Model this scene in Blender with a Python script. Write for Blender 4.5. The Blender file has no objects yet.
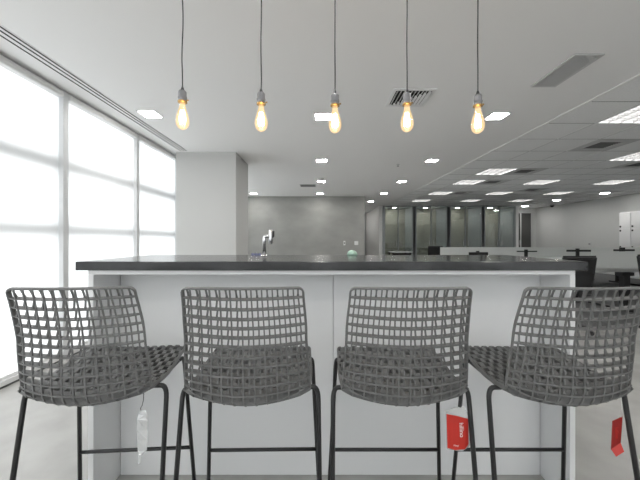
import bpy, math, random
from mathutils import Vector, Matrix
random.seed(7)
S = bpy.context.scene
COL = S.collection

# ------------------------------------------------------------------ camera, world, exposure
CAMZ = 1.2
cam = bpy.data.cameras.new('camera')
cam.sensor_fit = 'HORIZONTAL'; cam.sensor_width = 36.0
cam.lens = 311.0 / 640.0 * 36.0
cam.clip_start = 0.02
camo = bpy.data.objects.new('camera', cam); COL.objects.link(camo)
camo.location = (0, 0, CAMZ); camo.rotation_euler = (math.radians(90), 0, 0)
S.camera = camo

W = bpy.data.worlds.new('daylight'); S.world = W; W.use_nodes = True
bg = W.node_tree.nodes['Background']
bg.inputs['Color'].default_value = (0.98, 0.985, 1.0, 1); bg.inputs['Strength'].default_value = 3.1

S.view_settings.view_transform = 'Standard'; S.view_settings.look = 'None'
S.view_settings.exposure = 0.32; S.view_settings.gamma = 1.0
S.view_settings.use_curve_mapping = False
S.cycles.max_bounces = 10; S.cycles.diffuse_bounces = 6; S.cycles.transparent_max_bounces = 16
S.cycles.caustics_reflective = False; S.cycles.caustics_refractive = False
S.cycles.sample_clamp_indirect = 6.0
DOWNLIGHT = 75.0     # emission of the small square ceiling lights
TROFFER = 7.5        # emission of the office louvre lights
BULB = 40.0          # emission of the filaments

# ------------------------------------------------------------------ materials
def nodes(name):
    m = bpy.data.materials.new(name); m.use_nodes = True
    nt = m.node_tree
    return m, nt, nt.nodes['Principled BSDF'], nt.nodes['Material Output']

def mat(name, col, rough=0.5, metal=0.0, noise=0.0, scale=8.0, bump=0.0, spec=0.5, stretch=None):
    m, nt, p, out = nodes(name)
    c = col if len(col) == 4 else (*col, 1)
    p.inputs['Base Color'].default_value = c
    p.inputs['Roughness'].default_value = rough; p.inputs['Metallic'].default_value = metal
    p.inputs['Specular IOR Level'].default_value = spec
    if noise or bump:
        tc = nt.nodes.new('ShaderNodeTexCoord'); n = nt.nodes.new('ShaderNodeTexNoise')
        n.inputs['Scale'].default_value = scale; n.inputs['Detail'].default_value = 5
        if stretch:
            mp = nt.nodes.new('ShaderNodeMapping'); mp.inputs['Scale'].default_value = stretch
            nt.links.new(tc.outputs['Object'], mp.inputs['Vector']); nt.links.new(mp.outputs[0], n.inputs['Vector'])
        else:
            nt.links.new(tc.outputs['Object'], n.inputs['Vector'])
        if noise:
            r = nt.nodes.new('ShaderNodeValToRGB')
            r.color_ramp.elements[0].position = 0.3; r.color_ramp.elements[1].position = 0.7
            r.color_ramp.elements[0].color = (*[x * (1 - noise) for x in c[:3]], 1)
            r.color_ramp.elements[1].color = (*[min(1, x * (1 + noise)) for x in c[:3]], 1)
            nt.links.new(n.outputs['Fac'], r.inputs['Fac']); nt.links.new(r.outputs['Color'], p.inputs['Base Color'])
        if bump:
            b = nt.nodes.new('ShaderNodeBump'); b.inputs['Strength'].default_value = bump; b.inputs['Distance'].default_value = 0.01
            nt.links.new(n.outputs['Fac'], b.inputs['Height']); nt.links.new(b.outputs['Normal'], p.inputs['Normal'])
    return m

def emit(name, col, s):
    m, nt, p, out = nodes(name)
    e = nt.nodes.new('ShaderNodeEmission'); e.inputs['Color'].default_value = (*col, 1); e.inputs['Strength'].default_value = s
    nt.links.new(e.outputs[0], out.inputs['Surface'])
    return m

def mix_mat(name, shaders):
    """shaders: list of (type, colour, roughness or strength, weight); mixed in order."""
    m, nt, p, out = nodes(name); nt.nodes.remove(p)
    acc = None; tot = 0.0
    for typ, col, val, w in shaders:
        n = nt.nodes.new('ShaderNode' + typ); n.inputs['Color'].default_value = (*col, 1)
        if 'Roughness' in n.inputs: n.inputs['Roughness'].default_value = val
        if typ == 'Emission': n.inputs['Strength'].default_value = val
        tot += w
        if acc is None: acc = n
        else:
            x = nt.nodes.new('ShaderNodeMixShader'); x.inputs[0].default_value = w / tot
            nt.links.new(acc.outputs[0], x.inputs[1]); nt.links.new(n.outputs[0], x.inputs[2]); acc = x
    nt.links.new(acc.outputs[0], out.inputs['Surface'])
    return m

M = {}
M['plaster'] = mat('white_ceiling_plaster', (.80, .797, .793), .9)
M['tile'] = mat('mineral_ceiling_tile', (.83, .835, .835), .9, noise=.05, scale=60)
M['tbar'] = mat('ceiling_grid_metal', (.62, .62, .62), .5)
M['white_wall'] = mat('white_wall_paint', (.80, .80, .79), .85)
M['grey_wall'] = mat('light_grey_wall_paint', (.54, .545, .535), .85, noise=.02, scale=1.5)
M['concrete_wall'] = mat('burnished_concrete_wall', (.30, .30, .285), .7, noise=.10, scale=1.6, stretch=(1, 1, 1.6))
M['pillar'] = mat('pale_pillar_paint', (.52, .52, .51), .8)
M['floor'] = mat('polished_concrete_floor', (.39, .383, .368), .26, noise=.2, scale=1.7, spec=.45)
M['carpet'] = mat('charcoal_carpet_tile', (.095, .096, .097), .95, noise=.2, scale=50)
M['frame'] = mat('pale_window_aluminium', (.62, .63, .64), .45)
M['transom'] = mat('outer_transom_aluminium', (.40, .41, .42), .5)
M['pane'] = mix_mat('window_glass', [('BsdfTransparent', (.95, .97, .97), 0, .93), ('BsdfGlossy', (1, 1, 1), .02, .07)])
M['blind'] = mix_mat('translucent_blind_fabric', [('BsdfTranslucent', (.80, .80, .80), 0, .62), ('BsdfDiffuse', (.82, .82, .82), 0, .38)])
M['cassette'] = mat('white_blind_cassette', (.74, .74, .74), .4)
M['slab'] = mat('dark_grey_quartz', (.018, .018, .019), .16, noise=.15, scale=40, spec=.5)
M['laminate'] = mat('pale_grey_laminate', (.72, .725, .73), .38)
M['shell'] = mat('grey_moulded_plastic', (.122, .123, .121), .48)
M['leg'] = mat('black_powder_coat', (.012, .012, .013), .38)
M['chrome'] = mat('brushed_chrome', (.72, .72, .73), .18, metal=1)
M['socket'] = mat('grey_lamp_holder', (.22, .22, .23), .35, metal=.3)
M['brass'] = mat('aged_brass', (.45, .30, .13), .35, metal=1)
M['cord'] = mat('dark_grey_cord', (.035, .035, .038), .7)
M['bulb'] = mix_mat('amber_lamp_glass', [('BsdfTransparent', (1.0, .90, .74), 0, .70), ('BsdfGlossy', (1, .95, .9), .04, .06), ('Emission', (1.0, .74, .43), 1.5, .30)])
M['filament'] = emit('glowing_filament', (1.0, .70, .36), BULB)
M['downlight'] = emit('downlight_diffuser', (1, .98, .95), DOWNLIGHT)
M['troffer'] = emit('louvre_light_tube', (1, .985, .96), TROFFER)
M['fixture'] = mat('white_fixture_enamel', (.72, .72, .72), .45)
M['louvre'] = mat('satin_louvre_metal', (.30, .30, .30), .5)
M['vent'] = mat('light_vent_enamel', (.52, .52, .52), .5)
M['vent_dark'] = mat('dark_vent_enamel', (.16, .16, .16), .6)
M['duct'] = mat('dark_duct', (.012, .012, .012), .9)
M['desk'] = mat('white_desk_laminate', (.55, .56, .56), .25)
M['frosted'] = mix_mat('frosted_screen', [('BsdfTransparent', (.9, .92, .91), 0, .22), ('BsdfTranslucent', (.78, .79, .78), 0, .38), ('BsdfDiffuse', (.72, .73, .72), 0, .40)])
M['black'] = mat('black_plastic', (.010, .010, .011), .5)
M['mesh'] = mat('black_chair_mesh', (.014, .014, .015), .8)
M['beige'] = mat('beige_panelling', (.52, .475, .39), .7, noise=.06, scale=3, stretch=(9, 9, .5))
M['grey_panel'] = mat('grey_panelling', (.50, .505, .50), .6, noise=.05, scale=3, stretch=(9, 9, .5))
M['dark_frame'] = mat('dark_steel_frame', (.34, .36, .37), .45)
M['office_glass'] = mix_mat('partition_glass', [('BsdfTransparent', (.80, .85, .85), 0, .90), ('BsdfGlossy', (1, 1, 1), .03, .10)])
M['locker'] = mat('white_locker_enamel', (.74, .74, .74), .4)
M['dark_door'] = mat('dark_grey_door', (.06, .06, .058), .5)
M['red'] = mat('red_card', (.46, .022, .013), .45)
M['darkred'] = mat('dark_red_card', (.24, .009, .007), .45)
M['ink'] = mat('white_print', (.75, .70, .68), .6)
M['sleeve'] = mix_mat('clear_plastic_sleeve', [('BsdfTransparent', (.95, .95, .95), 0, .48), ('BsdfDiffuse', (.70, .71, .71), 0, .40), ('BsdfGlossy', (1, 1, 1), .1, .12)])
M['paper'] = mat('pale_paper', (.60, .60, .59), .7)
M['green'] = mat('pale_green_fabric', (.42, .60, .50), .7)
M['blue'] = mat('blue_grey_cloth', (.13, .14, .24), .8)

# ------------------------------------------------------------------ mesh builder
class MB:
    def __init__(s): s.v = []; s.f = []
    def add(s, vs, fs):
        o = len(s.v); s.v += [tuple(p) for p in vs]; s.f += [tuple(i + o for i in f) for f in fs]; return s
    def box(s, x0, x1, y0, y1, z0, z1):
        return s.add([(x0,y0,z0),(x1,y0,z0),(x1,y1,z0),(x0,y1,z0),(x0,y0,z1),(x1,y0,z1),(x1,y1,z1),(x0,y1,z1)],
                     [(0,3,2,1),(4,5,6,7),(0,1,5,4),(1,2,6,5),(2,3,7,6),(3,0,4,7)])
    def obox(s, c, sx, sy, sz, mtx):
        vs = []
        for z in (-1, 1):
            for x, y in ((-1,-1),(1,-1),(1,1),(-1,1)):
                vs.append(Vector(c) + mtx @ Vector((x*sx/2, y*sy/2, z*sz/2)))
        return s.add(vs, [(0,3,2,1),(4,5,6,7),(0,1,5,4),(1,2,6,5),(2,3,7,6),(3,0,4,7)])
    def sweep(s, rings, closed=False, caps=True):
        n = len(rings[0]); o = len(s.v)
        for r in rings: s.v += [tuple(p) for p in r]
        m = len(rings)
        for i in range(m if closed else m - 1):
            a = o + i*n; b = o + ((i+1) % m)*n
            for k in range(n):
                s.f.append((a+k, a+(k+1)%n, b+(k+1)%n, b+k))
        if caps and not closed:
            s.f.append(tuple(o + k for k in reversed(range(n)))); s.f.append(tuple(o + (m-1)*n + k for k in range(n)))
        return s
    def tube(s, pts, r, n=10, closed=False):
        pts = [Vector(p) for p in pts]; m = len(pts); rings = []
        up = None
        for i, p in enumerate(pts):
            a = pts[i-1] if (i > 0 or closed) else p; b = pts[(i+1) % m] if (i < m-1 or closed) else p
            t = (b - a).normalized()
            if up is None:
                up = Vector((0,0,1)) if abs(t.z) < .9 else Vector((1,0,0))
            x = up.cross(t)
            if x.length < 1e-4: x = Vector((0,1,0)).cross(t)
            x.normalize(); y = t.cross(x); up = y
            rr = r[i] if isinstance(r, (list, tuple)) else r
            rings.append([p + x*math.cos(2*math.pi*k/n)*rr + y*math.sin(2*math.pi*k/n)*rr for k in range(n)])
        return s.sweep(rings, closed)
    def lathe(s, prof, c=(0,0,0), n=20):
        rings = [[(c[0]+r*math.cos(2*math.pi*k/n), c[1]+r*math.sin(2*math.pi*k/n), c[2]+z) for k in range(n)] for r, z in prof]
        return s.sweep(rings)
    def build(s, name, m, parent=None, smooth=False, bevel=0.0, solid=0.0):
        me = bpy.data.meshes.new(name)
        off = Vector((0,0,0)); q_ = parent
        while q_ is not None: off += q_.location; q_ = q_.parent
        me.from_pydata([tuple(Vector(p) - off) for p in s.v], [], s.f)
        me.update()
        import bmesh
        bm = bmesh.new(); bm.from_mesh(me); bmesh.ops.recalc_face_normals(bm, faces=bm.faces); bm.to_mesh(me); bm.free()
        if smooth:
            me.polygons.foreach_set('use_smooth', [True]*len(me.polygons))
        me.materials.append(m)
        o = bpy.data.objects.new(name, me); COL.objects.link(o)
        if parent is not None: o.parent = parent
        if bevel:
            b = o.modifiers.new('bevel', 'BEVEL'); b.width = bevel; b.segments = 2; b.limit_method = 'ANGLE'
        if solid:
            b = o.modifiers.new('solid', 'SOLIDIFY'); b.thickness = solid; b.offset = 0
        return o

def tag(o, label, cat, group=None):
    o['label'] = label; o['category'] = cat
    if group: o['group'] = group
    return o
def empty(name, loc):
    o = bpy.data.objects.new(name, None); COL.objects.link(o); o.location = loc; o.empty_display_size = .1
    return o
def thing(name, label, cat, loc, group=None): return tag(empty(name, loc), label, cat, group)
def struct(o): o['kind'] = 'structure'; return o
def copy_tree(o, parent=None):
    c = o.copy(); COL.objects.link(c)
    if parent is not None: c.parent = parent
    for ch in [x for x in list(o.children)]: copy_tree(ch, c)
    return c
def smooth_path(pts, n=8):
    pts = [Vector(p) for p in pts]; out = []
    for i in range(len(pts)-1):
        p0 = pts[max(i-1,0)]; p1 = pts[i]; p2 = pts[i+1]; p3 = pts[min(i+2,len(pts)-1)]
        for k in range(n):
            t = k/n
            out.append(.5*((2*p1)+(p2-p0)*t+(2*p0-5*p1+4*p2-p3)*t*t+(3*p1-p0-3*p2+p3)*t**3))
    out.append(pts[-1]); return out
def round_path(pts, r, n=6):
    """polyline with its corners rounded by quadratic fillets of reach r"""
    pts = [Vector(p) for p in pts]; out = [pts[0]]
    for i in range(1, len(pts)-1):
        a, b, c = pts[i-1], pts[i], pts[i+1]
        ra = min(r, (a-b).length*.49); rc = min(r, (c-b).length*.49)
        p = b + (a-b).normalized()*ra; q = b + (c-b).normalized()*rc
        for k in range(n+1):
            t = k/n; out.append(p*(1-t)**2 + b*2*t*(1-t) + q*t*t)
    out.append(pts[-1]); return out

# ------------------------------------------------------------------ setting
XL, XR, YN, YB = -2.60, 10.15, -3.07, 10.70
ZC = 2.70
XT = 2.91            # where the plaster ceiling meets the tiles
YG = 13.70           # front of the glass offices
YE = 17.80           # end of the corridor
struct(MB().box(XL-.25, XR+.15, YN-.15, YE+.15, -.12, 0).build('floor', M['floor']))
struct(MB().box(XL-.25, XT, YN-.15, YE+.15, ZC, ZC+.12).build('ceiling', M['plaster']))
# tiled ceiling: one face per tile, open where a fixture is let in
P = .625
Y0T = 3.37 - P*11
def cx(i): return XT + .0 + P*i
def cy(k): return 3.37 + P*k
TROF = [(1,0),(4,3),(1,5),(1,7),(4,7),(7,7),(1,10),(4,10),(7,10),(1,13),(4,13),(7,13),(7,0),(4,0),(7,4),(1,-4),(4,-4),(1,-8),(4,-8)]  # the rows behind the camera are unseen lights added for the bar front
VENT = [(2,2),(2,5),(2,7),(2,10),(5,4),(5,9)]
holes = set(TROF) | set(VENT)
tb = MB()
for i in range(0, 12):
    for k in range(-11, 24):
        if (i, k) in holes: continue
        x0, x1, y0, y1 = cx(i), min(cx(i+1), XR), cy(k), cy(k+1)
        if x0 >= XR: continue
        tb.add([(x0,y0,ZC),(x0,y1,ZC),(x1,y1,ZC),(x1,y0,ZC)], [(0,1,2,3)])
struct(tb.build('ceiling', M['tile']))
struct(MB().box(XT, XR+.15, YN-.15, YE+.15, ZC+.16, ZC+.2).build('ceiling', M['duct']))
g = MB()
for i in range(0, 12): g.box(cx(i)-.011, cx(i)+.011, YN, YG, ZC-.004, ZC)
struct(g.build('trim_1', M['tbar']))
g = MB()
for k in range(-10, 17): g.box(XT, XR, cy(k)-.004, cy(k)+.004, ZC-.002, ZC-.0002)
struct(g.build('trim_2', M['vent_dark']))
struct(MB().box(XT-.03, XT+.012, YN, YG, ZC-.012, ZC-.001).build('trim_3', M['plaster']))

struct(MB().box(XT, XR, 4.25, YG-.05, 0, .006).build('floor', M['carpet']))
# walls
struct(MB().box(XL, 1.54, YB, YB+.15, 0, ZC).build('wall_back', M['concrete_wall']))
struct(MB().box(1.39, 1.54, YB+.15, YE, 0, ZC).build('wall_corridor_left', M['grey_wall']))
struct(MB().box(2.60, 2.75, YG, YE, 0, ZC).build('wall_corridor_right', M['white_wall']))
struct(MB().box(1.39, 2.75, YE, YE+.15, 0, ZC).build('wall_corridor_end', M['grey_wall']))
struct(MB().box(XR, XR+.15, YN, 15.2, 0, ZC).build('wall_right', M['grey_wall']))
struct(MB().box(XL-.25, XL, YN-.15, YN, 0, ZC).build('wall_rear', M['white_wall']))
struct(MB().box(5.0, XR+.15, YN-.15, YN, 0, ZC).build('wall_rear', M['white_wall']))
struct(MB().box(XL, 5.0, YN-.15, YN, 0, .3).build('wall_rear', M['white_wall']))
for q in range(6):  # made-up windows behind the camera, added to light the bar front
    xa = XL + q*7.6/6; xb = xa + 7.6/6
    w = struct(empty('window_%d' % (q+13), ((xa+xb)/2, YN, 0)))
    MB().box(xb-.03, xb+.03, YN-.14, YN, .3, ZC).build('mullion', M['frame'], w)
    MB().box(xa, xb-.03, YN-.14, YN-.13, .3, ZC).build('pane', M['pane'], w)
    MB().add([(xa,YN-.05,.3),(xb-.03,YN-.05,.3),(xb-.03,YN-.05,ZC),(xa,YN-.05,ZC)], [(0,1,2,3)]).build('added_blind_fabric', M['blind'], w)
struct(MB().box(XL-.25, XL-.10, YB, YE, 0, ZC).build('wall_left', M['white_wall']))
struct(MB().box(-2.45, -1.43, 5.30, 6.18, 0, ZC).build('pillar', M['pillar']))
struct(MB().box(8.68, XR, 14.6, 14.75, 0, ZC).build('wall_far', M['grey_wall']))
struct(MB().box(XL-.07, XL+.03, YN, YB, .014, .05).build('baseboard_left', M['cassette']))
struct(MB().box(XL-.07, XL+.036, YN, YB, 0, .014).build('baseboard_left', M['dark_door']))
struct(MB().box(XL-.02, XL+.03, YN, YB, ZC-.02, ZC).build('trim_4', M['frame']))

# corridor door and the dark door beside the glass offices
d = struct(empty('door_1', (2.1, YE-.02, 0)))
MB().box(1.60, 2.55, YE-.05, YE, 0, 2.66).build('door_leaf', M['dark_door'], d)
MB().box(1.56, 1.62, YE-.08, YE, 0, 2.69).build('door_frame', M['dark_frame'], d)
MB().box(2.52, 2.60, YE-.08, YE, 0, 2.69).build('door_frame', M['dark_frame'], d)
MB().box(2.42, 2.45, YE-.10, YE-.05, .95, 1.15).build('handle', M['chrome'], d)
d = struct(empty('door_2', (9.2, 14.6, 0)))
MB().box(8.90, 9.36, 14.54, 14.6, 0, 2.45).build('door_leaf', M['dark_door'], d)
MB().box(9.40, 9.86, 14.54, 14.6, 0, 2.45).build('door_leaf', M['dark_door'], d)
f = MB().box(8.84, 8.90, 14.5, 14.6, 0, 2.52); f.box(9.86, 9.92, 14.5, 14.6, 0, 2.52); f.box(8.90, 9.86, 14.5, 14.6, 2.45, 2.52); f.box(9.36, 9.40, 14.52, 14.6, 0, 2.45)
f.build('door_frame', M['vent'], d)
MB().box(9.30, 9.33, 14.50, 14.54, .95, 1.2).build('handle', M['chrome'], d)

# windows and their roller blinds, 1.24 m modules along the left wall
MUL = [3.13 + 1.24*k for k in range(-5, 7)]
words = {2: 'white roller blind cut off at the photo edge, drawn down over the nearest window bay',
         3: 'drawn white roller blind in the middle window bay, between the two pale mullions',
         4: 'drawn white roller blind in the farthest window bay, next to the pillar'}
n = 0
for k, ym in enumerate(MUL):
    y0 = MUL[k-1] if k else YN
    if ym - y0 < .3: y0 = ym; 
    w = struct(empty('window_%d' % (k+1), (XL, ym, 0)))
    MB().box(XL-.12, XL+.045, ym-.034, ym+.034, 0, ZC-.02).build('mullion', M['frame'], w, bevel=.004)
    if y0 == ym: continue
    MB().box(XL-.125, XL-.045, y0+.025, ym-.025, 1.90, 2.02).build('transom', M['transom'], w)
    MB().box(XL-.125, XL-.045, y0+.025, ym-.025, 1.25, 1.35).build('transom', M['transom'], w)
    MB().box(XL-.165, XL-.158, y0, ym, 0, ZC).build('pane', M['pane'], w)
    lab = words.get(k-1) if 0 else None
    idx = k
    lab = {5: words[2], 6: words[3], 7: words[4]}.get(idx, 'white roller blind drawn over a window bay out of the photo, bay %s' % ('behind the pillar' if idx > 7 else 'beside the camera'))
    b = thing('roller_blind', lab, 'blind', (XL, (y0+ym)/2, 0), 'roller blinds along the window wall')
    yy0, yy1 = y0+.038, ym-.038
    MB().add([(XL,yy0,.07),(XL,yy1,.07),(XL,yy1,2.64),(XL,yy0,2.64)], [(0,1,2,3)]).build('fabric', M['blind'], b)
    MB().box(XL-.02, XL+.065, yy0, yy1, 2.615, 2.68).build('cassette', M['cassette'], b, bevel=.02)
    MB().box(XL-.012, XL+.012, yy0, yy1, .05, .08).build('bottom_bar', M['cassette'], b)
YLAST = MUL[-1]
struct(MB().box(XL-.17, XL-.02, YLAST+.025, YB, 0, ZC).build('wall_left', M['white_wall']))

# glass offices
XP = [2.76, 4.14, 5.64, 7.16, 8.62]
struct(MB().box(2.75, 8.70, 15.0, 15.15, 0, ZC).build('wall_office_back', M['beige']))
for k, x in enumerate(XP[1:]):
    struct(MB().box(x-.04, x+.04, YG+.06, 15.0, 0, ZC).build('wall_office_divider', M['grey_panel']))
for k in range(4):
    x0, x1 = XP[k], XP[k+1]
    d = struct(empty('door_%d' % (k+3), ((x0+x1)/2, YG, 0)))
    m_ = MB().box(x0-.04 if k else x0, x0+.10, YG-.05, YG+.06, 0, 2.655); m_.box(x1-.08, x1+.04 if k < 3 else x1-.03, YG-.05, YG+.06, 0, 2.655)
    m_.box(x0, x1, YG-.05, YG+.06, 2.655, ZC)
    m_.build('door_frame', M['dark_frame'], d)
    MB().box(x0+.10, x1-.08, YG-.004, YG+.004, 0, 2.655).build('pane', M['office_glass'], d)
    xm = x0 + .50*(x1-x0)
    MB().box(xm-.02, xm+.02, YG-.02, YG+.03, 0, 2.655).build('door_stile', M['dark_frame'], d)
    for sx in (-.10, .10):
        hb = MB().tube(round_path([(xm+sx, YG-.01, .92), (xm+sx, YG-.06, .92), (xm+sx, YG-.06, 1.18), (xm+sx, YG-.01, 1.18)], .02), .012, 8)
        hb.build('handle', M['chrome'], d, smooth=True)
struct(MB().box(8.59, 8.70, YG-.08, YG+.08, 0, ZC).build('trim_5', M['white_wall']))

# ------------------------------------------------------------------ ceiling fixtures
def downlight(x, y, sx, sy, label, round_=False, z=ZC):
    t = thing('round_downlight' if round_ else 'square_downlight', label, 'ceiling light', (x, y, z), 'round recessed ceiling lights' if round_ else 'square recessed ceiling lights')
    if round_:
        MB().lathe([(sx/2+.02, 0), (sx/2+.02, -.006), (sx/2, -.008), (sx/2, 0)], (x, y, z), 28).build('trim_ring', M['fixture'], t, smooth=False)
        MB().lathe([(sx/2, 0), (sx/2, -.006)], (x, y, z), 28).build('diffuser', M['downlight'], t)
    else:
        f = MB(); e = .014; h = .008
        f.box(x-sx/2-e, x+sx/2+e, y-sy/2-e, y-sy/2, z-h, z); f.box(x-sx/2-e, x+sx/2+e, y+sy/2, y+sy/2+e, z-h, z)
        f.box(x-sx/2-e, x-sx/2, y-sy/2, y+sy/2, z-h, z); f.box(x+sx/2, x+sx/2+e, y-sy/2, y+sy/2, z-h, z)
        f.build('trim_frame', M['fixture'], t)
        MB().box(x-sx/2, x+sx/2, y-sy/2, y+sy/2, z-.005, z-.001).build('diffuser', M['downlight'], t)
    return t
dl = {(-2.02,3.70): 'square ceiling light left of the leftmost pendant, beside the slot diffuser',
      (.04,3.78): 'square ceiling light seen just behind the middle pendant bulb',
      (2.14,3.76): 'square ceiling light right beside the rightmost pendant bulb',
      (.03,5.87): 'square ceiling light midway back, below and behind the middle pendant',
      (2.11,5.87): 'square ceiling light midway back, in front of the small sprinkler head',
      (.03,7.95): 'square ceiling light directly below the smoke detector in the photo',
      (2.10,7.98): 'square ceiling light second nearest of the right row on the plaster ceiling past the pendants',
      (-2.14,10.03): 'small square ceiling light at the back wall beside the pillar',
      (.0,10.03): 'small square ceiling light at the back wall, farthest of the middle row',
      (2.06,10.0): 'small square ceiling light near the corridor, before the farthest one of its row',
      (1.97,12.1): 'smallest square ceiling light, over the corridor mouth right of the concrete wall'}
for (x, y), lab in dl.items(): downlight(x, y, .19, .19, lab)
for x in (-2.02, .04, 2.12):  # unseen lights above and behind the camera, added to light the bar
    for y in (1.55, -.6, -2.5): downlight(x, y, .19, .19, 'unseen square ceiling light overhead, added to light the bar')
for x, y, lab in ((9.10, 9.93, 'round ceiling light nearest the white lockers, before the right wall'),
                  (8.90, 11.7, 'round ceiling light in the tiled ceiling just left of the black dome camera'),
                  (9.05, 13.75, 'round ceiling light in front of the dark double door')):
    downlight(x, y, .24, .24, lab, True)
for y, w_ in ((14.6, 'nearest'), (15.8, 'middle'), (17.0, 'farthest')):  # lamps hidden by the back wall, added to brighten the corridor wall
    downlight(1.80, y, .13, .13, 'hidden round ceiling light added to brighten the corridor, %s of three' % w_, True)
for k in range(4):
    downlight((XP[k]+XP[k+1])/2+.0, 14.45, .17, .17, ['round ceiling light inside the leftmost glass office', 'round ceiling light inside the second glass office from the corridor',
              'round ceiling light inside the third glass office from the corridor', 'round ceiling light inside the rightmost glass office'][k], True)

def troffer(i, k, label):
    x0, y0 = cx(i), cy(k); x1, y1 = x0+P, y0+P
    t = thing('louvre_light', label, 'ceiling light', ((x0+x1)/2, (y0+y1)/2, ZC), 'louvred office ceiling lights')
    f = MB(); e = .02
    f.box(x0, x1, y0, y0+e, ZC-.006, ZC+.07); f.box(x0, x1, y1-e, y1, ZC-.006, ZC+.07)
    f.box(x0, x0+e, y0+e, y1-e, ZC-.006, ZC+.07); f.box(x1-e, x1, y0+e, y1-e, ZC-.006, ZC+.07)
    f.build('housing', M['fixture'], t)
    MB().box(x0+e, x1-e, y0+e, y1-e, ZC+.05, ZC+.07).build('diffuser', M['troffer'], t)
    l = MB()
    for q in range(1, 4): xx = x0 + P*q/4; l.box(xx-.006, xx+.006, y0+e, y1-e, ZC-.002, ZC+.045)
    for q in range(1, 8): yy = y0 + P*q/8; l.box(x0+e, x1-e, yy-.003, yy+.003, ZC, ZC+.035)
    l.build('louvre', M['louvre'], t)
TL = {(1,0): 'largest louvred ceiling light, cut off at the upper right edge of the photo',
      (4,3): 'louvred ceiling light at the right edge, second nearest after the largest one',
      (1,5): 'louvred ceiling light nearest the plaster ceiling edge, its grid clearly seen',
      (1,7): 'louvred ceiling light next behind the one with the clearly seen grid',
      (4,7): 'louvred ceiling light midway, in the middle column of the tiled ceiling',
      (7,7): 'louvred ceiling light nearer the right wall, above the round light beside the lockers',
      (1,10): 'louvred ceiling light third in the column along the plaster ceiling edge',
      (4,10): 'louvred ceiling light in the middle column, second row from the glass offices',
      (7,10): 'louvred ceiling light right of the middle column, second row from the glass offices',
      (1,13): 'farthest louvred ceiling light on the left, above the first glass offices',
      (4,13): 'farthest louvred ceiling light in the middle, above the third glass office',
      (7,13): 'farthest louvred ceiling light on the right, above the dark double door'}
for i, k in TROF:
    if i*P+XT < XR-.3: troffer(i, k, TL.get((i, k), 'unseen louvred ceiling light added outside the view'))

def tile_vent(i, k, label):
    x0, y0 = cx(i), cy(k); x1, y1 = x0+P, y0+P
    t = thing('air_vent', label, 'vent', ((x0+x1)/2, (y0+y1)/2, ZC), 'air vents in the tiled ceiling')
    f = MB(); e = .13
    f.box(x0, x1, y0, y0+e, ZC-.006, ZC+.03); f.box(x0, x1, y1-e, y1, ZC-.006, ZC+.03); f.box(x0, x0+e, y0+e, y1-e, ZC-.006, ZC+.03); f.box(x1-e, x1, y0+e, y1-e, ZC-.006, ZC+.03)
    f.build('frame', M['vent'], t)
    MB().box(x0+e, x1-e, y0+e, y1-e, ZC+.05, ZC+.06).build('duct_plate', M['duct'], t)
    s = MB(); a = math.radians(-40)
    for q in range(9):
        yy = y0+e+(P-2*e)*(q+.5)/9
        s.obox(((x0+x1)/2, yy, ZC+.02), P-2*e, .035, .003, Matrix.Rotation(a, 3, 'X'))
    s.build('louvre_blades', M['vent_dark'], t)
VL = {(2,2): 'dark air vent in the tiled ceiling between the two largest louvred lights',
      (2,5): 'dark air vent directly right of the louvred light with the clear grid',
      (2,7): 'dark air vent just right of the second louvred light of the left column',
      (2,10): 'small dark air vent far back beside the third louvred light of the left column',
      (5,4): 'dark air vent outside or at the right edge behind the second louvred light',
      (5,9): 'dark air vent far back right of the middle louvred column'}
for i, k in VENT: tile_vent(i, k, VL[(i, k)])

# square diffuser over the fourth pendant: two fields of blades that meet on the diagonal
x0, x1, y0, y1 = .73, 1.155, 3.07, 3.47
t = thing('square_vent', 'square white air diffuser on the plaster ceiling behind the fourth pendant bulb', 'vent', ((x0+x1)/2, (y0+y1)/2, ZC))
f = MB(); e = .03
for bx in ((x0,x1,y0,y0+e),(x0,x1,y1-e,y1),(x0,x0+e,y0+e,y1-e),(x1-e,x1,y0+e,y1-e)): f.box(*bx, ZC-.014, ZC)
f.build('frame', M['fixture'], t)
MB().box(x0+e, x1-e, y0+e, y1-e, ZC-.003, ZC-.001).build('duct_plate', M['duct'], t)
ls, rs = MB(), MB(); nb = 10; ANG = -42
for q in range(nb):
    u = (q+.5)/nb; xx = x0+e+(x1-x0-2*e)*u
    ysplit = y0+e+(y1-y0-2*e)*(1-u)
    ya = y0+e
    # near field leans one way, far field the other, so one shows its dark gaps and one its lit faces
    if ysplit - ya > .004: ls.obox((xx, (ya+ysplit)/2, ZC-.012), .026, ysplit-ya, .002, Matrix.Rotation(math.radians(ANG), 3, 'Y'))
    if y1-e-ysplit > .004: rs.obox((xx, (y1-e+ysplit)/2, ZC-.012), .026, y1-e-ysplit, .002, Matrix.Rotation(math.radians(-ANG), 3, 'Y'))
ls.build('louvre_blades', M['fixture'], t); rs.build('louvre_blades', M['fixture'], t)

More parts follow.
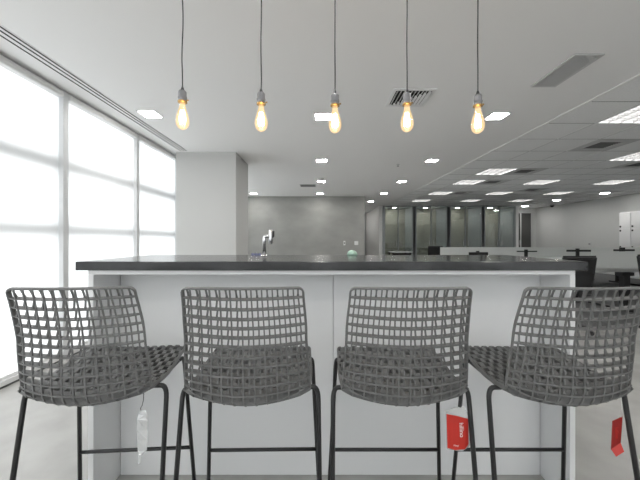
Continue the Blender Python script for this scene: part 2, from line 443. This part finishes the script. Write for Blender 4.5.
x0, x1, y0, y1 = 2.05, 2.29, 2.50, 3.03
t = thing('long_vent', 'long dark grey air grille on the plaster ceiling, upper right', 'vent', ((x0+x1)/2, (y0+y1)/2, ZC))
f = MB(); e = .02
for bx in ((x0,x1,y0,y0+e),(x0,x1,y1-e,y1),(x0,x0+e,y0+e,y1-e),(x1-e,x1,y0+e,y1-e)): f.box(*bx, ZC-.012, ZC)
f.build('frame', M['vent'], t)
MB().box(x0+e, x1-e, y0+e, y1-e, ZC-.003, ZC-.001).build('duct_plate', M['duct'], t)
s = MB()
for q in range(26):
    yy = y0+e+(y1-y0-2*e)*(q+.5)/26
    s.box(x0+e, x1-e, yy-.0035, yy+.0035, ZC-.010, ZC-.004)
for q in range(9):
    xx = x0+e+(x1-x0-2*e)*(q+.5)/9
    s.box(xx-.003, xx+.003, y0+e, y1-e, ZC-.011, ZC-.005)
s.build('grille', M['vent'], t)

t = thing('slot_diffuser', 'long narrow slot diffuser with dark slots in the ceiling along the windows', 'vent', (-2.29, 2.0, ZC))
MB().box(-2.355, -2.225, YN+.2, 5.25, ZC-.003, ZC).build('frame', M['plaster'], t)
for xs in (-2.337, -2.285, -2.242):
    MB().box(xs-.006, xs+.006, YN+.25, 5.22, ZC-.006, ZC-.0028).build('slot', M['duct'], t)

t = thing('linear_vent', 'short dark slot vent in the plaster ceiling near the back wall', 'vent', (-.33, 8.56, ZC))
MB().box(-.55, -.11, 8.36, 8.76, ZC-.006, ZC).build('frame', M['vent'], t)
MB().box(-.53, -.13, 8.40, 8.72, ZC-.009, ZC-.005).build('slot', M['vent_dark'], t)
t = thing('smoke_detector', 'small round grey smoke detector on the ceiling near the middle row of lights', 'smoke detector', (.03, 7.55, ZC))
MB().lathe([(.07,0),(.07,-.02),(.055,-.035),(.02,-.04),(.0005,-.04)], (.03,7.55,ZC), 20).build('base', M['vent'], t, smooth=True)
MB().lathe([(.03,-.035),(.03,-.055),(.0005,-.058)], (.03,7.55,ZC), 16).build('sensor', M['vent_dark'], t, smooth=True)
t = thing('sprinkler_head', 'tiny dark sprinkler head on the plaster ceiling between two square lights', 'sprinkler', (1.55, 6.18, ZC))
MB().lathe([(.035,0),(.035,-.006),(.012,-.01),(.012,-.03),(.0005,-.03)], (1.55,6.18,ZC), 16).build('escutcheon', M['vent'], t, smooth=True)
MB().lathe([(.022,-.03),(.022,-.036),(.0005,-.036)], (1.55,6.18,ZC), 16).build('deflector', M['vent_dark'], t)
t = thing('dome_camera', 'small black dome camera under the ceiling by the right wall', 'security camera', (9.85, 13.2, ZC))
MB().lathe([(.09,0),(.09,-.03),(.08,-.035)], (9.85,13.2,ZC), 20).build('base', M['vent'], t, smooth=True)
MB().lathe([(.075,-.03),(.07,-.07),(.045,-.10),(.0005,-.11)], (9.85,13.2,ZC), 20).build('dome', M['black'], t, smooth=True)

# ------------------------------------------------------------------ bar
b = thing('bar_counter', 'pale grey laminate bar base with recessed front panels under the dark worktop', 'counter', (.05, 1.70, 0))
YF, YP, YK = 1.40, 1.587, 1.96
TOPZ, SLAB = 1.104, .040
ZU = TOPZ - SLAB
XA, XB = -1.045, 1.150
MB().box(XA, XA+.025, YF, YK, 0, ZU-.02).build('side_panel', M['laminate'], b, bevel=.002)
MB().box(XB-.025, XB, YF, YK, 0, ZU-.02).build('side_panel', M['laminate'], b, bevel=.002)
MB().box(XA, XB, YF, YK, ZU-.02, ZU).build('top_panel', M['laminate'], b, bevel=.002)
xs = [XA+.0265, .067, XB-.0265]
for i in range(2): MB().box(xs[i]+.0012, xs[i+1]-.0012, YP, YP+.02, .001, ZU-.0215).build('front_panel', M['laminate'], b, bevel=.0015)
MB().box(XA+.0265, XB-.0265, YK-.02, YK, .001, ZU-.0215).build('back_panel', M['laminate'], b)
wt = MB().box(-1.09, 1.195, 1.384, 2.00, ZU, TOPZ).build('worktop', M['slab'], bevel=.003)
tag(wt, 'long dark grey stone worktop lying on the bar base', 'worktop')

fx, fy = -.333, 1.86
t = thing('tap', 'slim chrome tap standing on the dark worktop in front of the concrete wall', 'tap', (fx, fy, TOPZ))
MB().lathe([(.0005,0),(.022,0),(.022,.006),(.014,.010)], (fx,fy,TOPZ), 20).build('base', M['chrome'], t, smooth=True)
MB().tube(round_path([(fx,fy,TOPZ+.005),(fx,fy,TOPZ+.118),(fx+.036,fy,TOPZ+.118)], .014), .0105, 12).build('stem', M['chrome'], t, smooth=True)
MB().lathe([(.0005,.072),(.010,.072),(.0125,.078),(.0125,.150),(.010,.158),(.0005,.158)], (fx+.038,fy,TOPZ), 16).build('spout', M['chrome'], t, smooth=True)
MB().tube([(fx+.048,fy,TOPZ+.112),(fx+.056,fy,TOPZ+.118),(fx+.056,fy,TOPZ+.150)], .005, 8).build('lever', M['leg'], t, smooth=True)

bm = MB(); rings = []
for q in range(9):
    xx = -.435 + .058*q/8; hh = .006 + .010*(.5+.5*math.sin(q*2.1)); rings.append([(xx,1.962,TOPZ),(xx,1.996,TOPZ),(xx,1.992,TOPZ+hh),(xx,1.966,TOPZ+hh*.9)])
bm.sweep(rings); tag(bm.build('folded_cloth', M['blue'], bevel=.002), 'small blue grey cloth lying on the dark worktop left of the tap', 'cloth')
sp_ = MB().lathe([(.0005,.032),(.012,.030),(.024,.024),(.031,.012),(.033,0),(.0005,0)], (0,0,0), 24)
sp_.v = [(.205+x, 1.978+.55*y, TOPZ+z) for x, y, z in sp_.v]
tag(sp_.build('domed_sponge', M['green'], smooth=True), 'small pale green domed sponge on the worktop below the wall switches', 'sponge')

# ------------------------------------------------------------------ pendants
def make_pendant(loc, wob):
    t = empty('pendant_lamp', loc)
    x, y, z = loc           # z: lower tip of the bulb
    top = ZC
    zs = z + .200           # top of the lamp holder
    pts = [(x + wob*.003*math.sin(k*1.3+wob*2)*(1 if 0 < k < 9 else 0), y, zs + (top-zs)*k/9) for k in range(10)]
    MB().tube(smooth_path(pts, 4), .0032, 8).build('cord', M['cord'], t, smooth=True)
    MB().lathe([(.05,top-z-.022),(.05,top-z)], (x,y,z), 24).build('ceiling_rose', M['fixture'], t)
    MB().lathe([(.0033,.222),(.006,.214),(.010,.200),(.010,.194)], (x,y,z), 14).build('cord_grip', M['cord'], t, smooth=True)
    so = MB().lathe([(.0005,.199),(.017,.198),(.0205,.192),(.0205,.168),(.0225,.167),(.0225,.160),(.0205,.159),(.020,.142),(.0005,.141)], (x,y,z), 24).build('lamp_holder', M['socket'], t, smooth=False)
    MB().lathe([(.0195,.147),(.0235,.145),(.0235,.138),(.0195,.136)], (x,y,z), 24).build('retaining_ring', M['brass'], so)
    MB().tube([(x+.022,y,z+.150),(x+.031,y,z+.150)], .004, 8).build('switch_key', M['brass'], so)
    MB().lathe([(.0125,.142),(.013,.128),(.015,.116),(.0205,.098),(.028,.074),(.0325,.050),(.0325,.036),(.028,.018),(.019,.007),(.008,.001),(.0005,0)], (x,y,z), 28).build('bulb', M['bulb'], t, smooth=True)
    fl = MB()
    for q in range(4):
        a = q*math.pi/2+.5; r0, r1 = .007, .014
        fl.tube(smooth_path([(x+r0*math.cos(a), y+r0*math.sin(a), z+.098), (x+r1*math.cos(a+.2), y+r1*math.sin(a+.2), z+.060), (x+r1*.9*math.cos(a+.5), y+r1*.9*math.sin(a+.5), z+.034),
                              (x+r1*.9*math.cos(a+.9), y+r1*.9*math.sin(a+.9), z+.034), (x+r1*math.cos(a+1.2), y+r1*math.sin(a+1.2), z+.060), (x+r0*math.cos(a+1.3), y+r0*math.sin(a+1.3), z+.098)], 4), .0026, 6)
    fl.build('filament', M['filament'], t, smooth=True)
    return t
PX = [(182.5, 129.5), (261.2, 131.5), (335.0, 133.0), (407.0, 132.0), (477.8, 133.5)]
PL = ['glowing amber filament bulb hanging on a black cord in front of the windows, leftmost pendant',
      'glowing amber filament bulb on a cord, second pendant from the windows',
      'glowing amber filament bulb on a cord, middle pendant of the five',
      'glowing amber filament bulb on a cord, hanging in front of the square air diffuser',
      'glowing amber filament bulb on a cord, rightmost pendant, farthest from the windows']
for (px, py), lab, wob in zip(PX, PL, (1.0, .5, .2, .3, .25)):
    Y = 1.60; s_ = 311/Y
    t = make_pendant(((px-320)/s_, Y, CAMZ + (240-py)/s_), wob)
    tag(t, lab, 'pendant lamp', 'filament bulb pendants over the bar')

# ------------------------------------------------------------------ bar stools
PROF = [(-.252,1.030),(-.231,.955),(-.215,.870),(-.208,.780),(-.205,.695),(-.192,.644),(-.152,.621),(-.085,.622),(.0,.637),(.10,.657),(.185,.675),(.215,.678),(.232,.668)]
_pp = smooth_path([(0, y, z) for y, z in PROF], 14)
_acc = [0.0]
for a, c in zip(_pp, _pp[1:]): _acc.append(_acc[-1] + (c-a).length)
LEN = _acc[-1]
def prof(v):
    s = max(0, min(1, v))*LEN
    lo = 0
    for i in range(len(_acc)-1):
        if _acc[i+1] >= s: lo = i; break
    f = (s-_acc[lo])/max(1e-9, _acc[lo+1]-_acc[lo])
    return _pp[lo].lerp(_pp[lo+1], f)
def interp(tab, v):
    for (a, x), (c, y) in zip(tab, tab[1:]):
        if v <= c:
            f = (v-a)/(c-a); f = f*f*(3-2*f); return x+(y-x)*f
    return tab[-1][1]
HW = [(0,.203),(.2,.212),(.42,.221),(.5,.223),(.75,.228),(.95,.222),(1.0,.212)]
WR = [(0,.030),(.25,.044),(.42,.060),(.55,.040),(.75,.016),(1.0,.004)]
def surf(u, v):
    p = prof(v); d = 1e-2
    t = prof(min(1, v+d)) - prof(max(0, v-d)); t.normalize()
    nrm = Vector((0, -t.z, t.y))
    q = p + nrm*interp(WR, v)*abs(u)**1.8
    crest = .010*(1-u*u)*max(0, 1-v/.10)
    return Vector((u*interp(HW, v), q.y, q.z + crest))
def frame(u, v):
    e = 6e-3
    du = surf(min(1,u+e), v) - surf(max(-1,u-e), v); dv = surf(u, min(1,v+e)) - surf(u, max(0,v-e))
    du.normalize(); nn = du.cross(dv); nn.normalize()
    t = prof(min(1, v+.01)) - prof(max(0, v-.01)); ref = Vector((0, -t.z, t.y))
    if nn.dot(ref) < 0: nn = -nn
    dv = nn.cross(du).normalized()
    return surf(u, v), du, dv, nn        # nn points towards the sitter
NC, NR, JB = 12, 25, 13
TH = .023
def th(v, u=0.0): return (.021 + .008*min(1, max(0, (v-.15)/.35)))*(.55 + .45*min(1, (1-abs(u))/.16))
UI = [-1 + 2*i/NC for i in range(NC+1)]
VJ = [j/NR for j in range(NR+1)]
FR = {}
def fr(u, v):
    k = (round(u, 5), round(v, 5))
    if k not in FR: FR[k] = frame(u, v)
    return FR[k]
def ribs(mb, j0, j1):
    for j in range(j0, j1):                       # cross bands right through the shell
        if j == 0 or j == NR: continue
        rings = []; T = th(VJ[j]); h = .0018 + .0016*min(1, VJ[j]/.45) if j <= JB else .0048; di = T/2-.0035
        for q in range(NC*2+1):
            u = -1 + q/NC; T = th(VJ[j], u); di = T/2-.003
            p, du, dv, nn = fr(u, VJ[j])
            rings.append([p+nn*di+dv*h, p+nn*di-dv*h, p-nn*T/2-dv*h, p-nn*T/2+dv*h])
        mb.sweep(rings)
def uprights(mb, j0, j1):
    for i in range(1, NC):                        # thin outer uprights
        rings = []
        for q in range(j0*2, j1*2+1):
            v = q/(NR*2); T = th(v)
            p, du, dv, nn = fr(UI[i], v); w = .0024
            rings.append([p-nn*(T/2-.004)+du*w, p-nn*(T/2-.004)-du*w, p-nn*(T/2+.0005)-du*w, p-nn*(T/2+.0005)+du*w])
        mb.sweep(rings)
def webs(mb, j0, j1):
    for i in range(0, NC):                        # inner bars half way between the uprights: deep at the top of a row, shallow at its foot
        u = UI[i] + 1/NC
        for j in range(j0, j1):
            (p0, du0, dv0, n0), (p1, du1, dv1, n1) = fr(u, VJ[j]), fr(u, VJ[j+1])
            if j == 0: a, c = p0, p1 + n1*(th(VJ[1])/2-.003)
            else: a, c = p0 + n0*(th(VJ[j], u)/2-.001), p1 - n1*.0045
            m = (a+c)/2; d = (c-a).normalized(); rings = []
            for (pt, du, w) in ((a, du0, .0042), (a.lerp(c, .3), du0, .0026), (a.lerp(c, .7), du1, .0026), (c, du1, .0042)):
                k = d.cross(du).normalized()*.0022
                rings.append([pt+du*w+k, pt-du*w+k, pt-du*w-k, pt+du*w-k])
            mb.sweep(rings)
def seat_plates(mb, j0, j1):
    for j in range(j0, j1):                       # short wide links on the sitting face, staggered row by row
        n = 0
        for i in range(NC+1):
            u = UI[i] + (1/NC if j % 2 else 0)
            ua, ub = max(-1, u-.46/NC), min(1, u+.46/NC)
            if ub-ua < .01: continue
            rings = []
            for v in (VJ[j], (VJ[j]+VJ[j+1])/2, VJ[j+1]):
                (pa, d1, d2, na), (pb, d3, d4, nb) = fr(ua, v), fr(ub, v)
                ta, tb_ = th(v, ua)/2, th(v, ub)/2
                rings.append([pa+na*ta, pb+nb*tb_, pb+nb*(tb_-.003), pa+na*(ta-.003)])
            mb.sweep(rings)
def rim_path(j0, j1):
    back = j0 == 0
    v0, v1 = VJ[j0], VJ[j1]; pts = []
    r = .017
    def corner(side):
        out = []
        for q in range(7):
            a = math.pi/2*q/6
            out.append((side*(1 - (r - r*math.sin(a))/.21), (r - r*math.cos(a))/LEN if back else 1-(r - r*math.cos(a))/LEN))
        return out                                 # from the side's end... a=0: inset r, on the edge; a=90: on the side
    if back:
        L = [(-1, v1 + (r/LEN - v1)*q/26) for q in range(26)]
        c = corner(-1); L += list(reversed(c))
        e = 1 - r/.21
        L += [(-e + 2*e*q/30, 0) for q in range(1, 30)]
        L += corner(1); L += [(1, r/LEN + (v1 - r/LEN)*q/26) for q in range(1, 27)]
    else:
        e = 1 - r/.21; vv = 1-r/LEN
        L = [(-1, v0 + (vv-v0)*q/26) for q in range(26)]
        L += list(reversed(corner(-1))); L += [(-e + 2*e*q/30, 1) for q in range(1, 30)]
        L += corner(1); L += [(1, vv + (v0-vv)*q/26) for q in range(1, 27)]
    return L
def rim(mb, j0, j1):
    rings = []; L = rim_path(j0, j1)
    P_ = [frame(u, v) for u, v in L]
    for k, (p, du, dv, nn) in enumerate(P_):
        t = (P_[min(k+1, len(P_)-1)][0] - P_[max(k-1, 0)][0]).normalized()
        x = t.cross(nn).normalized(); nn2 = x.cross(t)
        rings.append([p + x*.0036*cx_ + nn2*.0075*cy_ for cx_, cy_ in ((1,.6),(.6,1),(-.6,1),(-1,.6),(-1,-.6),(-.6,-1),(.6,-1),(1,-.6))])
    mb.sweep(rings)

KS = .925            # stool size factor
def sc(x, y, z): return Vector((x*KS, y*KS, 1.2 + KS*(z-1.2)))
def scaled(mb):
    mb.v = [tuple(sc(*p)) for p in mb.v]; return mb
def make_stool():
    t = empty('bar_stool', (0,0,0))
    bk = MB(); ribs(bk, 0, JB+1); uprights(bk, 0, JB); webs(bk, 0, JB); rim(bk, 0, JB); scaled(bk).build('backrest', M['shell'], t)
    st = MB(); seat_plates(st, JB+1, NR); ribs(st, JB+1, NR); uprights(st, JB, NR); rim(st, JB, NR); scaled(st).build('seat', M['shell'], t)
    r = .0082
    FZ = {}
    for sx in (-1, 1):
        RA = sc(sx*.214, -.098, .645); FA = sc(sx*.216, .130, .650)     # side rail under the seat
        MB().tube(smooth_path([RA, RA.lerp(FA, .5), FA], 6), r, 12).build('side_rail', M['leg'], t, smooth=True)
        rf = Vector((sx*.246, -.192, .004)); ff = Vector((sx*.248, .205, .004))
        MB().tube(round_path([RA, sc(sx*.256, -.088, .640), rf], .042), r, 12).build('leg', M['leg'], t, smooth=True)
        fe = sc(sx*.232, .158, .660)
        MB().tube(round_path([FA, fe, ff], .042), r, 12).build('leg', M['leg'], t, smooth=True)
        for p in (rf, ff):
            MB().lathe([(.0005,0),(.0115,0),(.0115,.012),(.009,.016)], (p.x,p.y,0), 14).build('foot_cap', M['black'], t, smooth=True)
    zf = 1.2 + KS*(.212-1.2); k = (fe.z-zf)/(fe.z-.004)
    p = fe.lerp(ff, k)
    MB().tube([(-p.x, p.y, zf), (p.x, p.y, zf)], .0074, 12).build('footrest', M['leg'], t, smooth=True)
    return t
proto = make_stool()
SL = ['grey lattice bar stool beside the windows, with a clear plastic tag hanging from it',
      'grey lattice bar stool without any tag, second from the windows',
      'grey lattice bar stool with a big red tag in a clear sleeve',
      'grey lattice bar stool at the right end, with a narrow folded red tag']
SX = [(-.852, 1.27, 4), (-.264, 1.27, 1), (.306, 1.27, 0), (.895, 1.27, 0)]
for i, ((x, y, a), lab) in enumerate(zip(SX, SL)):
    o = proto if i == 0 else copy_tree(proto)
    o.location = (x*KS, y*KS, 0); o.rotation_euler = (0, 0, math.radians(a))
    tag(o, lab, 'bar stool', 'lattice bar stools at the counter')

# ------------------------------------------------------------------ tags hanging from the stools
def text_mesh(name, body, size, m, parent, mtx):
    cu = bpy.data.curves.new(name, 'FONT'); cu.body = body; cu.size = size; cu.extrude = .0002; cu.align_x = 'CENTER'; cu.align_y = 'CENTER'; cu.resolution_u = 3
    tmp = bpy.data.objects.new(name, cu); COL.objects.link(tmp)
    bpy.context.view_layer.update()
    me = bpy.data.meshes.new_from_object(tmp); bpy.data.objects.remove(tmp)
    me.materials.append(m)
    o = bpy.data.objects.new(name, me); COL.objects.link(o); o.parent = parent; o.matrix_local = mtx
    return o
def px3(px, py, Y): return Vector(((px-320)*Y/311, Y, CAMZ - (py-240)*Y/311))
def sheet(mb, pts, th, d=Vector((0,1,0))):
    a = [Vector(p)-d*th/2 for p in pts]; c = [Vector(p)+d*th/2 for p in pts]; n = len(pts)
    mb.add(a + c, [tuple(reversed(range(n))), tuple(range(n, 2*n))] + [(k, (k+1)%n, n+(k+1)%n, n+k) for k in range(n)])
    return mb
# big red tag
Y = 1.085
t = thing('hang_tag', 'red card in a clear plastic sleeve hanging under the third stool, white vertical lettering', 'tag', px3(457, 426, Y))
sheet(MB(), [px3(446,411,Y), px3(455,407,Y), px3(464,407,Y), px3(469,415,Y), px3(469.5,446,Y), px3(462,451,Y), px3(447,449,Y)], .004).build('plastic_sleeve', M['sleeve'], t)
sheet(MB(), [px3(446.5,414,Y-.003), px3(457,416,Y-.004), px3(468,419,Y-.003), px3(468.5,444,Y-.003), px3(465,449,Y-.003), px3(455,450,Y-.004), px3(447.5,448,Y-.003)], .0016).build('card', M['red'], t)
MB().tube([px3(460,407,Y), px3(460.6,401,Y), px3(461,396,Y)], .004, 8).build('strap', M['leg'], t, smooth=True)
c0 = px3(461.5, 430, Y-.0062)
text_mesh('lettering', 'hillino', .021, M['ink'], t, Matrix.Translation(c0 - t.location) @ Matrix.Rotation(math.radians(90), 4, 'X') @ Matrix.Rotation(math.radians(-87), 4, 'Z'))
text_mesh('lettering', 'stool', .009, M['ink'], t, Matrix.Translation(px3(456, 445.5, Y-.0062) - t.location) @ Matrix.Rotation(math.radians(90), 4, 'X') @ Matrix.Rotation(math.radians(-10), 4, 'Z'))
# narrow red tag at the right
Y = 1.085
t = thing('hang_tag', 'narrow folded red card tag hanging under the rightmost stool, seen nearly edge on', 'tag', px3(617, 436, Y))
mb = MB()
sheet(mb, [px3(612.5,421,Y), px3(622.3,416.5,Y), px3(620.5,443,Y), px3(611,449.5,Y)], .002)
mb.build('card', M['darkred'], t)
sheet(MB(), [px3(611,449,Y), px3(620.3,442.5,Y), px3(624,451.5,Y-.012), px3(616,456.5,Y-.012)], .002).build('folded_flap', M['red'], t)
MB().tube([px3(621,417.5,Y), px3(622,408,Y), px3(621,396,Y)], .0012, 6).build('string', M['paper'], t, smooth=True)
text_mesh('lettering', 'hillino', .016, M['red'], t, Matrix.Translation(px3(616.8, 433, Y-.0016) - t.location) @ Matrix.Rotation(math.radians(90), 4, 'X') @ Matrix.Rotation(math.radians(-86), 4, 'Z'))
# clear tag at the left
Y = 1.10
t = thing('hang_tag', 'crumpled clear plastic tag with pale paper hanging under the stool beside the windows', 'tag', px3(142, 434, Y))
mb = MB(); rows = [(410,140.5,145.5),(414,138.5,147),(420,137,147.8),(430,136.8,147.5),(440,137,147.6),(450,137.5,147),(455,138.5,142),(464,137,140)]
rings = []
for q, (py, a, c) in enumerate(rows):
    dy = .004*math.sin(q*1.7)
    rings.append([px3(a,py,Y+dy-.001), px3(c,py,Y-dy-.001), px3(c,py,Y-dy+.001), px3(a,py,Y+dy+.001)])
mb.sweep(rings); mb.build('plastic_sleeve', M['sleeve'], t)
sheet(MB(), [px3(138.5,422,Y+.008), px3(146.5,421,Y+.008), px3(146.5,447,Y+.008), px3(138.5,451,Y+.008)], .001).build('paper_insert', M['paper'], t)
MB().tube([px3(141,412,Y), px3(140.6,408,Y), px3(142,406,Y), px3(143.5,400,Y), px3(144,390,Y)], .0013, 6).build('string', M['cord'], t, smooth=True)

# ------------------------------------------------------------------ office
def bench(name, label, x0, x1, yc, legs, group='bench desks in the office'):
    t = thing(name, label, 'desk', ((x0+x1)/2, yc, 0), group)
    MB().box(x0, x1, yc-.80, yc-.01, .725, .75).build('desktop', M['desk'], t, bevel=.003)
    MB().box(x0, x1, yc+.01, yc+.80, .725, .75).build('desktop', M['desk'], t, bevel=.003)
    MB().box(x0+.02, x1-.02, yc-.006, yc+.006, .60, 1.01).build('privacy_screen', M['frosted'], t)
    MB().box(x0+.3, x1-.3, yc-.06, yc+.06, .64, .70).build('cable_tray', M['black'], t)
    for lx in legs:
        m = MB().box(lx-.05, lx+.05, yc-.50, yc-.44, .05, .66); m.box(lx-.05, lx+.05, yc+.44, yc+.50, .05, .66)
        m.box(lx-.045, lx+.045, yc-.72, yc+.72, .66, .725); m.box(lx-.04, lx+.04, yc-.70, yc+.70, 0, .05); m.box(lx-.17, lx+.17, yc-.52, yc-.42, .685, .722)
        m.build('leg', M['black'], t, bevel=.004)
    return t
t = thing('bench_desk', 'white desk nearest the bar, with a pale frosted front screen, right of the black chair', 'desk', (6.9, 5.5, 0), 'bench desks in the office')
MB().box(4.52, 9.4, 5.17, 5.97, .725, .75).build('desktop', M['desk'], t, bevel=.003)
MB().box(4.50, 9.4, 5.145, 5.157, .672, 1.01).build('privacy_screen', M['frosted'], t)
MB().box(4.7, 9.2, 5.155, 5.20, .68, .72).build('cable_tray', M['black'], t)
for lx in (5.14, 7.1, 9.0):
    m = MB().box(lx-.05, lx+.05, 5.20, 5.30, .04, .62); m.box(lx-.10, lx+.10, 5.18, 5.32, .60, .66); m.box(lx-.04, lx+.04, 5.20, 5.92, .66, .725); m.box(lx-.04, lx+.04, 5.14, 5.92, 0, .04)
    m.build('leg', M['black'], t, bevel=.004)
bench('bench_desk', 'far bench desk with frosted screen seen over the worktop, in front of the glass offices', 3.15, 9.4, 8.20, (3.5, 5.4, 8.3))
t = thing('white_table', 'small white table with a dark side seen before the leftmost glass office', 'table', (3.1, 12.0, 0))
MB().box(2.72, 3.5, 11.7, 12.5, .72, .75).build('tabletop', M['desk'], t, bevel=.004)
MB().box(2.76, 3.40, 11.74, 11.78, .25, .70).build('modesty_panel', M['black'], t)
for x in (2.76, 3.42):
    for y in (11.76, 12.42): MB().box(x-.02, x+.02, y-.02, y+.02, 0, .72).build('leg', M['black'], t)

def make_chair():
    t = empty('office_chair', (0,0,0))
    b = MB(); rings = []
    fb = MB()
    def bp(a, c): return Vector((a*.225*(1-.10*(1-c)), -.235 - .05*c + .035*(1-a*a)*(-1) + .03, .52 + .455*c))
    loop = [bp(-1+2*q/10, 1) for q in range(11)] + [bp(1, 1-q/8) for q in range(1, 9)] + [bp(1-2*q/10, 0) for q in range(1, 11)] + [bp(-1, q/8) for q in range(1, 8)]
    fb.tube(loop, .014, 8, closed=True); back = fb.build('back_frame', M['black'], t, smooth=True)
    for c in range(9):
        b.sweep([[bp(-1+2*q/12, c/8) + Vector(d) for d in ((0,.004,.029),(0,.004,-.029),(0,-.004,-.029),(0,-.004,.029))] for q in range(13)])
    b.build('back_mesh', M['mesh'], t)
    s = MB().lathe([(.0005,.44),(.20,.44),(.245,.455),(.25,.475),(.235,.495),(.0005,.50)], (0,0,0), 28); s.build('seat', M['mesh'], t, smooth=True)
    MB().tube(smooth_path([(0,-.27,.60),(0,-.26,.46),(0,-.15,.42),(0,0,.42)], 5), .022, 8).build('back_support', M['black'], t, smooth=True)
    for sx in (-1, 1):
        MB().tube(round_path([(sx*.12,0,.44),(sx*.29,0,.44),(sx*.29,-.02,.68)], .05), .014, 8).build('arm_post', M['black'], t, smooth=True)
        MB().box(sx*.29-.04, sx*.29+.04, -.15, .12, .68, .71).build('armrest', M['black'], t, bevel=.012)
    MB().lathe([(.0005,.10),(.03,.10),(.03,.28),(.022,.28),(.022,.44),(.0005,.44)], (0,0,0), 16).build('gas_lift', M['black'], t)
    for q in range(5):
        a = 2*math.pi*q/5 + .3; c, s2 = math.cos(a), math.sin(a)
        sp = MB().tube([(.02*c,.02*s2,.12),(.29*c,.29*s2,.085)], [.022,.014], 8).build('base_spoke', M['black'], t, smooth=True)
        ring = [(.30*c - .025*s2*w, .30*s2 + .025*c*w, .03) for w in (-1, 1)]
        MB().tube(ring, .03, 14).build('caster', M['black'], sp, smooth=False)
    return t
ch = make_chair()
for i, (x, y, a, lab) in enumerate([
        (3.20, 4.12, 6, 'black mesh office chair showing its back behind the right end of the worktop'),
        (4.55, 3.98, -170, 'black mesh office chair at the right photo edge, before the near bench desk'),
        (3.60, 9.95, 0, 'black office chair back seen far off over the worktop, before the second glass office')]):
    o = ch if i == 0 else copy_tree(ch)
    o.location = (x, y, .006 if y > 4.3 else 0); o.rotation_euler = (0, 0, math.radians(a))
    tag(o, lab, 'office chair', 'black mesh office chairs')
def monitor_stand(x, y, zb, w, h, label):
    t = thing('monitor_stand', label, 'monitor stand', (x, y, .751), 'black monitor stands on the bench desks')
    MB().box(x-.10, x+.10, y-.07, y+.07, .751, .766).build('base', M['black'], t, bevel=.004)
    MB().box(x-.035, x+.035, y-.02, y+.02, .766, zb+h+.03).build('post', M['black'], t)
    MB().box(x-w/2, x+w/2, y-.05, y-.02, zb, zb+h).build('crossbar', M['black'], t, bevel=.004)
monitor_stand(6.50, 7.85, .905, .60, .05, 'black monitor stand with a wide crossbar, just above the chair behind the bar end')
monitor_stand(5.20, 7.85, .90, .50, .03, 'black monitor stand with a thin low crossbar, between the other two on the far bench')
monitor_stand(3.98, 7.85, .82, .48, .075, 'black monitor stand with a thick crossbar, on the far bench before the third glass office')
monitor_stand(5.44, 5.60, 1.00, .36, .035, 'black monitor stand whose bar peeks over the frosted screen below the lockers')

# lockers on the right wall
for i, (y0, y1, lab) in enumerate(((9.755, 10.14, 'white locker column with dark handles, farthest one of the row on the right wall'),
                                  (9.345, 9.75, 'white locker column at the right photo edge, nearer one beside its neighbour'),)):
    t = thing('locker', lab, 'locker', (9.95, (y0+y1)/2, 0), 'white lockers on the right wall')
    MB().box(9.77, 10.14, y0, y1, 0, 2.09).build('body', M['locker'], t, bevel=.003)
    for z0, z1 in ((.04, 1.04), (1.05, 1.56), (1.57, 2.07)):
        dd = MB().box(9.75, 9.768, y0+.008, y1-.008, z0, z1).build('door', M['locker'], t, bevel=.003)
        zz = z0+.06 if z0 > 1.5 else z1-.06
        MB().box(9.735, 9.75, y1-.07, y1-.03, zz-.025, zz+.025).build('handle', M['black'], dd)

t = thing('switch_plate', 'small wall switch with dark keys on the concrete wall, left of the other plate', 'switch', (.84, YB, 1.1))
MB().box(.805, .875, YB-.012, YB, 1.02, 1.17).build('plate', M['fixture'], t)
MB().box(.82, .86, YB-.018, YB-.011, 1.07, 1.12).build('key', M['vent_dark'], t)
t = thing('switch_plate', 'square white wall plate on the concrete wall near the corridor', 'switch', (1.25, YB, 1.1))
MB().box(1.185, 1.315, YB-.012, YB, 1.03, 1.16).build('plate', M['locker'], t)
MB().box(1.215, 1.285, YB-.017, YB-.011, 1.06, 1.13).build('key', M['fixture'], t)
t = thing('wall_outlet', 'tiny grey outlet on the right wall left of the lockers', 'outlet', (XR, 11.7, 1.05))
MB().box(XR-.012, XR, 11.62, 11.78, 1.0, 1.1).build('plate', M['vent'], t)
MB().box(XR-.016, XR-.011, 11.66, 11.74, 1.03, 1.07).build('socket', M['vent_dark'], t)
